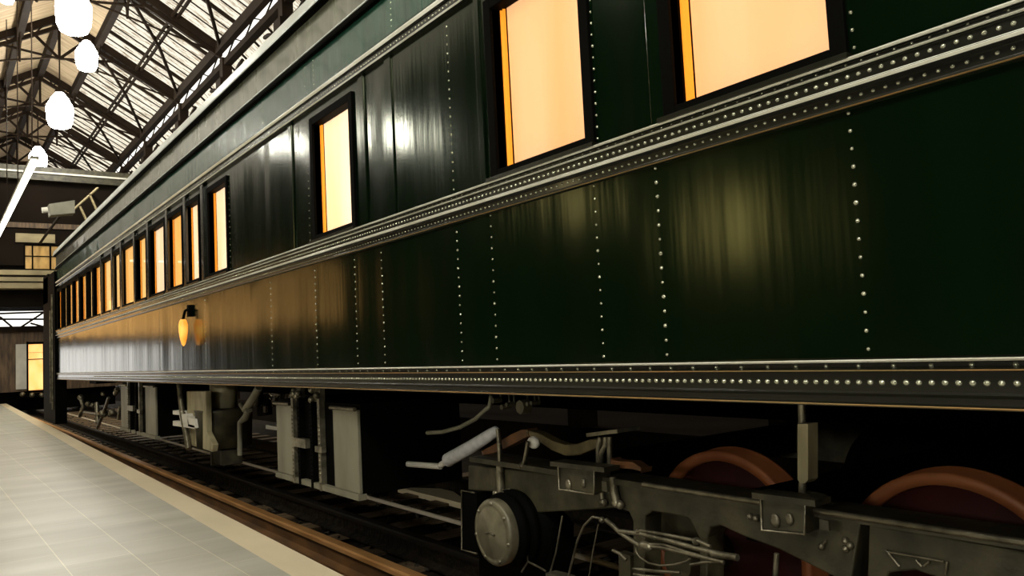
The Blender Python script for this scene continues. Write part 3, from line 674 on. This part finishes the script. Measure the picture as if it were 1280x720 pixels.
# pipes behind the tank
X = 2.098
pp = P(MB().tube([q(324, 484, X), q(317, 498, X), q(306, 512, X), q(301, 505, X)], [.03, .035, .028, .02], 8), 'pipe', 'panel', 'pale bent pipe below the sill')
P(MB().tube([q(311, 512, X), q(307, 522, X), q(300, 528, X), q(300, 569, X)], [.03, .03, .022, .022], 8), 'pipe', 'panel', 'pale upright drain pipe')
P(poly([(332, 531), (348, 534), (348, 538), (332, 536)], 2.27, .2), 'step_bracket', 'pale')
# thin curved conduit and white wrapped pipe
X = 2.185
P(MB().tube([q(534, 541, X), q(553, 540, X), q(575, 534, X), q(594, 524, X), q(606, 513, X), q(612, 508, X), q(614, 494, X)], .011, 8), 'conduit', 'panel', 'thin pale curved conduit hanging under the sill')
wp = P(MB().tube([q(557, 577, X), q(560, 575, X), q(590, 558, X), q(615, 542, X), q(620, 538, X), q(622, 536, X)], [.020, .036, .033, .028, .022, .008], 16), 'wrapped_pipe', 'white_wrap', 'white cloth wrapped pipe slanting up to the bogie')
sub(MB().tube([q(556, 578, X), q(551, 581, X)], .016, 10).tube([q(510, 580, X), q(551, 583, X)], .016, 10), 'pipe_end', 'pale', wp)
sub(MB().tube([q(622, 536, X), q(625, 560, X), q(626, 600, X)], .012, 8), 'pipe_bracket', 'iron_lt', wp)
# pale bars standing in for strips of light between box and bogie
P(MB().bar(q(484, 576, 2.53), q(546, 571, 2.53), .05, .035), 'brake_rod', 'pale', 'pale bar in place of a light strip between the box and the bogie')
P(MB().bar(q(484, 585, 2.53), q(560, 581, 2.53), .03, .02), 'brake_rod', 'pale')
# hangers above the bogie
X = 2.115
st = P(MB().prism_x([on_x(a, b, X) for a, b in [(997, 530), (1010, 530), (1010, 600), (1006, 604), (1000, 604), (997, 600)]], X, X + .05), 'damper', 'cream_metal', 'pale upright plate of the damper')
sub(MB().tube([q(1003, 531, X + .03), q(1002, 500, X + .03)], .012, 8).tube([q(1003, 603, X + .03), q(1003, 625, X + .03)], .012, 8), 'damper_rod', 'iron_lt', st)
for a, b, r in ((636, 508, .012), (642, 505, .01), (659, 508, .03), (668, 504, .009), (673, 503, .009), (625, 500, .012)):
    y, z = on_x(a, b, 2.05); mb = MB(); mb.tube([(2.01, y, z), (2.055, y, z)], r, 8); mb.tube([(2.055, y, z), (2.055, y, FZ)], .006, 6); P(mb, 'pipe_fitting', 'iron')


# ================================================================== BOGIE
def make_bogie():
    bg = thing('bogie', 'dark iron bogie under the near end of the car with maroon wheels and round cover', 'bogie', (3.27, 1.24, 0))
    B = lambda mb, name, m, label=None, bevel=0.0: mb.build(name, m, bg, label, bevel)
    X = 2.115  # bogie planes and wheel spacing baked in, already scaled about the camera
    # side frame as a plate with arched openings
    top = [(585, 581), (700, 594), (820, 609), (950, 630), (1076, 652)]
    low = [(1062, 735), (1040, 720), (974, 687), (931, 671), (900, 657), (888, 660), (884, 672), (884, 735), (874, 735), (874, 673), (862, 650), (855, 646), (815, 639), (806, 646),
           (805, 735), (791, 735), (791, 652), (786, 640), (773, 635), (670, 641), (655, 624), (640, 616), (585, 613)]
    fr = B(MB().prism_x([on_x(a, b, X) for a, b in top + low], X, X + .09), 'side_frame', 'iron', 'olive-dusted iron side frame with arched openings', .006)
    top2 = [(1086, 655), (1280, 690), (1420, 717)]
    low2 = [(1420, 860), (1300, 860), (1215, 770), (1188, 728), (1144, 713), (1112, 716), (1100, 735), (1096, 780), (1082, 780)]
    f2 = B(MB().prism_x([on_x(a, b, X) for a, b in top2 + low2], X, X + .09), 'side_frame', 'iron', 'olive-dusted iron side frame, nearer half', .006)
    ya, za = on_x(585, 580, X); yb, zb = on_x(1420, 715, X)
    zt = .662
    sub(MB().box(X - .028, X + .12, yb, 3.27, zt, zt + .022), 'top_flange', 'iron', fr)
    sub(MB().tube([(X - .026, yb, zt + .017), (X - .026, 2.115, zt + .017)], .010, 8), 'top_flange', 'iron_lt', fr)  # thin bright tube stands for the highlight along the flange
    sub(MB().prism_x([on_x(a, b, X + .2) for a, b in [(805, 634), (875, 645), (880, 690), (800, 680)]], X + .2, X + .23), 'inner_plate', 'iron', fr)
    # casting scars and small pins on the nearer half
    for a, b, c, d in ((1107, 687, 1124, 708), (1184, 702, 1182, 718), (1145, 700, 1152, 708), (1155, 708, 1162, 702), (1110, 690, 1180, 702), (1027, 683, 1033, 676)):
        sub(MB().tube([q(a, b, X - .008), q(c, d, X - .008)], .0035, 6), 'casting_scar', 'iron_lt', f2)
    for a, b in ((1027, 683), (1057, 686), (1063, 682), (1057, 676), (938, 646), (945, 648)): sub(MB().ball(q(a, b, X - .006), .011, n=8), 'small_bolt', 'iron_lt', f2)
    # journal box
    cy, cz = on_x(615, 666, 1.966)
    mb = MB(); mb.lathe([(0.24, .185), (.16, .185), (.15, .160), (.14, .160), (.13, .168), (.11, .168), (.10, .152), (.09, .152), (.08, .160), (.06, .160), (.05, .142), (.04, .140)], (1.966, cy, cz), 'x', 44)
    jb = B(mb, 'journal_box', 'black', 'ribbed round journal housing')
    for dx, rr in ((.11, .170), (.075, .162), (.14, .163)): sub(MB().tube([(1.966 + dx, cy + rr * math.cos(g), cz + rr * math.sin(g)) for g in [.25 + i * .16 for i in range(9)]], .0022, 6), 'rib_highlight', 'iron_lt', jb)  # bright arcs stand for highlights on the ribs
    sub(MB().lathe([(.045, .140), (.01, .142), (0, .135), (-.004, .117), (.0, .112), (-.006, .105), (-.008, .03), (-.012, .02), (-.012, .001)], (1.966, cy, cz), 'x', 44), 'journal_cover', 'cover', jb, 'dull olive round cover plate')
    mb = MB()
    mb.tube([(1.954, cy + .03, cz - .005), (1.953, cy, cz + .004), (1.954, cy - .035, cz - .004)], .005, 6)
    for k in range(7):
        a = .7 + k * 2 * math.pi / 7; mb.dome((1.964, cy + .124 * math.cos(a), cz + .124 * math.sin(a)), .009, n=8)
    sub(mb, 'cover_bolts', 'iron_lt', jb)
    sub(MB().tube([(2.19, cy + .2 * math.cos(g), cz + .2 * math.sin(g)) for g in [-.6 + i * .14 for i in range(18)]], .003, 6), 'housing_highlight', 'iron_lt', jb)  # bright arc drawn in as the housing's highlight
    sub(MB().prism_x([on_x(a, b, 2.08) for a, b in [(577, 613), (596, 616), (598, 692), (578, 686)]], 2.08, 2.272), 'pedestal', 'black', jb)
    sub(MB().tube([q(596, 692, 2.076), q(577, 687, 2.076), q(577, 613, 2.076), q(593, 616, 2.076)], .0045, 6), 'pedestal_edge', 'iron_lt', jb)
    sub(MB().prism_x([on_x(a, b, 2.15) for a, b in [(596, 616), (664, 628), (690, 660), (690, 760), (600, 740)]], 2.15, 2.272), 'pedestal_jaw', 'black', jb)
    # bolt columns through the frame
    for pts, r in (([(624, 555), (625, 582)], .010), ([(625, 582), (625, 590), (626, 615)], .019), ([(752, 592), (752, 612), (754, 632)], .011), ([(766, 596), (768, 615), (772, 632)], .016),
                   ([(660, 552), (656, 575), (653, 584)], .009)):
        B(MB().tube([q(a, b, 2.098) for a, b in pts], r, 8), 'bolt', 'iron_lt')
    for a, b in ((626, 617), (620, 617), (754, 628), (770, 629), (775, 631), (653, 582), (626, 588)): B(MB().ball(q(a, b, 2.098), .017, n=8), 'bolt_nut', 'iron_lt')
    # bent equalizer bar (brown) from the left end, over the hump and down to the spring post
    def strap(pxs, x, hh, m, name, label=None, wd=.05):
        P_ = [Vector(q(a, b, x)) for a, b in pxs]; mb = MB(); vs = []; fs = []
        for i, p in enumerate(P_):
            d = (P_[min(i + 1, len(P_) - 1)] - P_[max(i - 1, 0)]).normalized(); n = Vector((0, -d.z, d.y))
            if n.z < 0: n = -n
            h_ = hh[i] if isinstance(hh, list) else hh
            vs += [p + n * h_, p - n * h_, p - n * h_ + Vector((wd, 0, 0)), p + n * h_ + Vector((wd, 0, 0))]
        for i in range(len(P_) - 1):
            for k in range(4): fs.append((4 * i + k, 4 * i + (k + 1) % 4, 4 * i + 4 + (k + 1) % 4, 4 * i + 4 + k))
        fs += [(0, 1, 2, 3), (4 * len(P_) - 1, 4 * len(P_) - 2, 4 * len(P_) - 3, 4 * len(P_) - 4)]
        mb.add(vs, fs); return B(mb, name, m, label, .004)
    strap([(603, 566), (620, 560), (640, 549), (652, 543), (661, 541)], 2.229, [.012, .022, .024, .022, .015], 'rustbar', 'equalizer_bar', 'rust-brown end of the bent bar')
    strap([(659, 541), (672, 546), (690, 557), (706, 563), (722, 562), (738, 556), (748, 554)], 2.229, [.012, .018, .022, .024, .024, .022, .018], 'bar', 'equalizer_bar', 'wavy iron bar above the frame')
    B(MB().ball(q(667, 553, 2.133), .034, (.6, 1.15, .8)), 'bar_boss', 'pale', 'pale boss on the bent bar')
    # spring post with cap plate
    mb = MB(); y, z = on_x(757, 544, 2.141)
    mb.bar(q(747, 542, 2.133), q(786, 537, 2.133), .12, .014); B(mb, 'cap_plate', 'iron_lt')
    for pts in ([(751, 546), (748, 558), (748, 578)], [(757, 546), (757, 556), (752, 566), (751, 580)], [(762, 546), (762, 583)]):
        B(MB().tube([q(a, b, 2.15) for a, b in pts], .011, 8), 'post_rod', 'iron_lt')
    strap([(764, 578), (775, 581), (790, 582), (802, 588)], 2.133, [.012, .014, .014, .006], 'rustbar', 'lever')
    # framed wear plates standing out from the side frame
    for cs in ([(698, 583), (743, 587), (743, 618), (699, 612)], [(951, 622), (1007, 628), (1006, 668), (952, 663)]):
        b_ = B(MB().prism_x([on_x(a, b, 2.045) for a, b in cs], 2.045, 2.133), 'wear_plate', 'iron', 'boxy casting with a bright rim', .006)
        pp_ = [q(a, b, 2.041) for a, b in cs]
        sub(MB().tube(pp_ + [pp_[0]], .0045, 6), 'plate_rim', 'iron_lt', b_)
        cx = sum(a for a, b in cs) / 4; cyy = sum(b for a, b in cs) / 4
        for ox, oy, rr in ((-10, 6, .017), (8, 4, .014)): sub(MB().ball(q(cx + ox, cyy + oy, 2.041), rr, (.5, 1, 1.3), n=10), 'plate_bolt', 'iron_lt', b_)
        yq = on_x(cx, 0, 2.041)[0]; sub(MB().box(2.036, 2.045, yq - .02, yq + .008, on_x(cx, cyy + 8, 2.041)[1], on_x(cx, cyy - 4, 2.041)[1]), 'plate_lug', 'iron', b_)
        sub(MB().bar(q(cs[0][0] - 1, cs[0][1] - 5, 2.063), q(cs[1][0] + 22, cs[1][1] - 1, 2.063), .08, .018), 'plate_cap', 'iron', b_)
    B(MB().tube([q(1010, 617, 2.185), q(1030, 622, 2.185), q(1042, 632, 2.185)], .012, 8), 'hook', 'iron')
    # brake rigging, rods and leaf springs low down
    rods = [([(757, 650), (766, 657), (775, 666), (790, 676), (800, 682)], .010), ([(800, 682), (825, 684), (850, 690), (880, 697), (905, 703)], .008), ([(775, 664), (800, 667), (840, 677), (880, 688), (922, 697)], .010),
            ([(800, 663), (830, 668), (872, 676), (888, 683)], .007), ([(806, 680), (830, 681), (858, 690), (905, 703)], .006), ([(890, 692), (910, 695), (922, 697)], .013),
            ([(795, 684), (795, 690), (800, 697), (811, 704), (825, 707), (842, 706), (858, 702), (863, 698)], .0045), ([(863, 706), (880, 703), (905, 702)], .006), ([(792, 711), (820, 714), (850, 716)], .007), ([(792, 718), (806, 720), (830, 722)], .006),
            ([(800, 663), (797, 665)], .012), ([(872, 676), (868, 677)], .014), ([(766, 688), (775, 692), (783, 700)], .008)]
    for pts, r in rods: B(MB().tube([q(a, b, 2.036) for a, b in pts], r * .85, 8), 'brake_rod', 'iron_lt')
    B(MB().ball(q(807, 683, 2.036), .022, (.6, 1.6, .8)), 'rod_joint', 'iron_lt'); B(MB().ball(q(752, 650, 2.036), .012), 'rod_joint', 'iron_lt')
    for pts, r in (([(688, 715), (695, 690), (703, 645)], .0032), ([(710, 722), (717, 695), (722, 675), (730, 657), (741, 646), (750, 648), (752, 650)], .0042), ([(736, 722), (741, 690), (748, 655)], .0024), ([(655, 650), (658, 680), (660, 702), (652, 715)], .0035), ([(660, 702), (672, 708), (682, 714)], .0035), ([(971, 692), (969, 722)], .007)):
        B(MB().tube([q(a, b, 2.063) for a, b in pts], r * 1.2, 6), 'wire', 'iron_lt')
    B(MB().prism_x([on_x(a, b, 2.098) for a, b in [(773, 690), (788, 695), (788, 740), (774, 740)]], 2.098, 2.133), 'brake_hanger', 'iron')
    B(MB().prism_x([on_x(a, b, 2.08) for a, b in [(686, 715), (700, 718), (712, 722), (712, 760), (686, 750)]], 2.063, 2.115), 'spring_seat', 'iron_lt')
    # wheels: third axle sits nearer than the frame edge
    for wy in (2.106, 1.241, .37):
        r = .376
        ax = B(MB().lathe([(-1.04, .065), (1.04, .065)], (3.27, wy, r), 'x', 20), 'axle', 'iron')
        for wx, s in ((2.51, 1), (4.03, -1)):
            far = s < 0; sub(MB().lathe([(-.03 * s, .001), (-.03 * s, .08), (.02 * s, .10), (.045 * s, .21), (.02 * s, .330), (.10 * s, .330), (.12 * s, .001)], (wx, wy, r), 'x', 64), 'wheel', 'black' if far else 'wheel', ax, None if far else 'maroon wheel disc')  # far wheels and rims coloured black for the shade under the car
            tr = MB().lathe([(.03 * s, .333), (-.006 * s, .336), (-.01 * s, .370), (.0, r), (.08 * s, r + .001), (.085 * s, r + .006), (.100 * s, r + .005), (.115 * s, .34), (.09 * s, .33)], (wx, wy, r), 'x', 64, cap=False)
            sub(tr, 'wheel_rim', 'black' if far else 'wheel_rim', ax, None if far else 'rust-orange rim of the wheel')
    # bolster and cross members
    B(MB().box(2.2, 4.35, 1.58, 1.76, .52, .68), 'bolster', 'black')
    B(MB().box(4.36, 4.45, -.8, 3.25, .42, .66), 'side_frame', 'iron', 'far side frame of the bogie')
    B(MB().box(2.2, 4.35, 3.05, 3.20, .46, .62), 'end_beam', 'black')
    B(MB().box(2.2, 4.35, -.80, -.65, .46, .62), 'end_beam', 'black')
    return bg
bogie = make_bogie()
b2 = copy_tree(bogie); b2.location.y += 11.9
b2['label'] = 'dark iron bogie under the far end of the car, small and mostly in shadow'
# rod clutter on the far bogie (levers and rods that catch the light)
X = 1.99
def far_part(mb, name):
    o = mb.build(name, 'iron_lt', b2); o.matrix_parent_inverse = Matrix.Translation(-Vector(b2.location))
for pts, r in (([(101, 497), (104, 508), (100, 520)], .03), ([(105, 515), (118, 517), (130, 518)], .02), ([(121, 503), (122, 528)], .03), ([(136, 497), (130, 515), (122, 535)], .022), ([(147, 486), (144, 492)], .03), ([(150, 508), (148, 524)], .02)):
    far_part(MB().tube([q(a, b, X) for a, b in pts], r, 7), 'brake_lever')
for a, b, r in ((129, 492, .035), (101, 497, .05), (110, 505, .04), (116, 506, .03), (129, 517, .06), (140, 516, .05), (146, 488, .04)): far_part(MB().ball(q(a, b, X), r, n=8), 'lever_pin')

# ================================================================== FAR END OF THE HALL
def wy(pxs, Y, d, mb=None):
    mb = mb or MB(); pts = [on_y(a, b, Y) for a, b in pxs]
    n = len(pts); vs = [(x, Y, z) for x, z in pts] + [(x, Y + d, z) for x, z in pts]
    mb.add(vs, [tuple(range(n)), tuple(range(2 * n - 1, n - 1, -1))] + [(i, i + n, (i + 1) % n + n, (i + 1) % n) for i in range(n)]); return mb
YB = 27.0
fb = thing('signal_bridge', 'dark raised gallery with dim amber windows spanning the tracks behind the train', 'gallery', (3.2, YB, 0))
F = lambda mb, name, m, label=None: mb.build(name, m, fb, label)
xa, xb = .8, 6.4
F(MB().box(xa, xb, YB, YB + 2.5, H + 3.05, H + 5.75), 'gallery_wall', 'wall')
F(MB().box(xa, xb, YB - .25, YB + .1, H + 5.55, H + 5.95), 'top_beam', 'iron', 'dark top beam')
F(MB().box(xa, xb, YB - .30, YB - .25, H + 5.74, H + 5.79), 'beam_edge', 'pale', 'bright edge line of the top beam')
F(MB().box(xa, xb, YB - .22, YB + 2.5, H + 2.36, H + 2.52), 'lower_beam', 'cream_beam', 'cream lower beam')
F(MB().box(xa, xb, YB - .26, YB + 2.5, H + 2.56, H + 2.68), 'lower_beam', 'cream_beam', 'cream middle beam')
F(MB().box(xa, xb, YB - .30, YB + 2.5, H + 2.74, H + 2.88), 'lower_beam', 'cream_beam', 'cream upper beam')
F(MB().box(xa, xb, YB + .3, YB + 2.3, H + 1.86, H + 2.36), 'beam_soffit', 'wall')
F(MB().box(xa, xb, YB - .04, YB, H + 4.15, H + 4.30), 'tan_strip', 'brown_wall'); F(MB().box(2.0, 3.0, YB - .05, YB, H + 3.72, H + 3.98), 'tan_strip', 'cream_beam')
for x0_, x1_, k in ((1.2, 1.6, 'dim_win'), (2.24, 2.40, 'dim_win'), (2.44, 2.85, 'dim_win'), (2.9, 3.3, 'dim_win')):
    wn = F(MB().box(x0_, x1_, YB - .03, YB, H + 2.95, H + 3.62), 'window', k, 'dim amber window')
    mb = MB(); mb.box(x0_ - .03, x0_, YB - .06, YB, H + 2.92, H + 3.66); mb.box(x0_, x1_, YB - .06, YB, H + 3.3, H + 3.33); mb.box(x0_, x1_, YB - .06, YB, H + 3.62, H + 3.66)
    sub(mb, 'window_frame', 'black', wn)
F(MB().box(xa, xa + .2, YB, YB + .2, 0, H + 3), 'post', 'truss'); F(MB().box(xb - .2, xb, YB, YB + .2, 0, H + 3), 'post', 'truss')
# light roof truss seen in the bright gap below the gallery
mb = MB()
pl = [(-60, 394, 57, 390), (-60, 399, 57, 399), (-18, 391, 0, 396), (0, 396, 20, 413), (-60, 413, -18, 391), (20, 413, 57, 389), (38, 404, 57, 409)]
for a, b, c, d in pl:
    p0 = on_y(a, b, YB + .6); p1 = on_y(c, d, YB + .6); mb.tube([(p0[0], YB + .6, p0[1]), (p1[0], YB + .6, p1[1])], .028, 6)
F(mb, 'rod_truss', 'truss')
# brown boarded hut and rear of another carriage with a lit door window
ht = thing('rear_carriage', 'brown boarded carriage end with tall warm lit window, beyond the train at far left', 'train car', (2.6, 28.5, 0))
G = lambda mb, name, m, label=None: mb.build(name, m, ht, label)
G(MB().box(1.0, 5.0, 28.0, 31, H - .62, H + 1.15), 'body', 'brown_wall')
G(MB().box(.9, 5.1, 27.9, 31.1, H + 1.15, H + 1.32), 'roof_edge', 'truss')
def rect(px0, py0, px1, py1, Y, d):
    x0_, z0_ = on_y(px0, py1, Y); x1_, z1_ = on_y(px1, py0, Y); return MB().box(x0_, x1_, Y, Y + d, z0_, z1_)
G(rect(20, 430, 33, 487, 27.94, .06), 'pale_door', 'pale', 'pale door panel')
wn = G(rect(35, 430, 54, 488, 27.94, .06), 'window', 'warm_win', 'warm glowing window')
mb = rect(33.5, 427, 35.5, 490, 27.9, .06)
for r_ in ((54, 427, 56, 490), (34, 448, 55, 450), (35, 440, 54, 441), (34, 427, 55, 430)):
    m2 = rect(*r_, 27.9, .06); mb.add(m2.v, m2.f)
sub(mb, 'window_frame', 'black', wn)
G(rect(24, 490, 57, 498, 27.6, .4), 'buffer_beam', 'black')
mb = MB()
for a, b in ((28, 493), (40, 494), (52, 494)): p = on_y(a, b, 27.55); mb.ball((p[0], 27.55, p[1]), .07, n=10)
G(mb, 'buffer', 'iron_lt')
G(MB().box(1.4, 4.8, 28.3, 30.8, 0, H - .62), 'underframe', 'black')
# long lit window row on the left wall and over the end opening: these glow in the car side
for i in range(4):
    y = 29 + i * 4.1
    wn = thing('window_%d' % (i + 1), '', 'window', (-9, y, 1.2)); del wn['label']; del wn['category']; wn['kind'] = 'structure'
    MB().box(-9, -8.94, y, y + 2.5, 2.6, 5.0).build('window_glass', 'warm_win', wn)
    MB().box(-8.95, -8.9, y + 1.2, y + 1.3, 2.6, 5.0).box(-8.95, -8.9, y, y + 2.5, 3.9, 4.0).box(-8.95, -8.88, y - .08, y + 2.58, 2.5, 2.6).build('window_frame', 'truss', wn)
for i in range(5):
    x = -8.6 + i * 2.0
    wn = thing('window_%d' % (i + 5), '', 'window', (x, 46, 3.4)); del wn['label']; del wn['category']; wn['kind'] = 'structure'
    MB().box(x, x + 1.7, 45.92, 46, 2.75, 4.6).build('window_glass', 'warm_win', wn)
    MB().box(x - .06, x + 1.76, 45.86, 45.92, 2.65, 2.75).box(x + .8, x + .9, 45.86, 45.92, 2.75, 4.6).build('window_frame', 'truss', wn)
# flood lamp and its pale brackets on the wall high behind the train roof
fl = thing('flood_lamp', 'grey box flood lamp mounted high behind the end of the train', 'lamp', (2.9, 22.5, 5.2))
c = on_y(78, 274, 22.0)
MB().prism_y([(c[0] - .28, H + 3.99), (c[0] + .27, H + 4.12), (c[0] + .27, H + 3.80), (c[0] - .25, H + 3.72)], 22, 22.4).build('housing', 'grey', fl)
MB().tube([(c[0] - .3, 22.1, H + 3.86), (c[0] - .42, 22.1, H + 3.84)], .07, 8).build('lens', 'pale', fl)
MB().tube([(c[0], 22.2, H + 3.8), (c[0], 26.9, H + 3.7)], .04, 6).build('arm', 'truss', fl)
mb = MB()
for a, b, c_, d in ((100, 258, 108, 275), (112, 243, 121, 263), (92, 262, 122, 235)):
    p0 = on_y(a, b, 26.0); p1 = on_y(c_, d, 26.0); mb.tube([(p0[0], 26, p0[1]), (p1[0], 26, p1[1])], .035, 6)
mb.tube([(p1[0], 26, p1[1]), (p1[0], 27, p1[1])], .03, 6)
F(mb, 'ladder_bracket', 'cream_beam')
# short grey apron beyond the far bogie
mb = MB(); mb.add([(1.95, 19.3, -.10), (2.06, 19.3, -.10), (2.06, 34, -.10), (1.95, 34, -.10)], [(0, 1, 2, 3)])
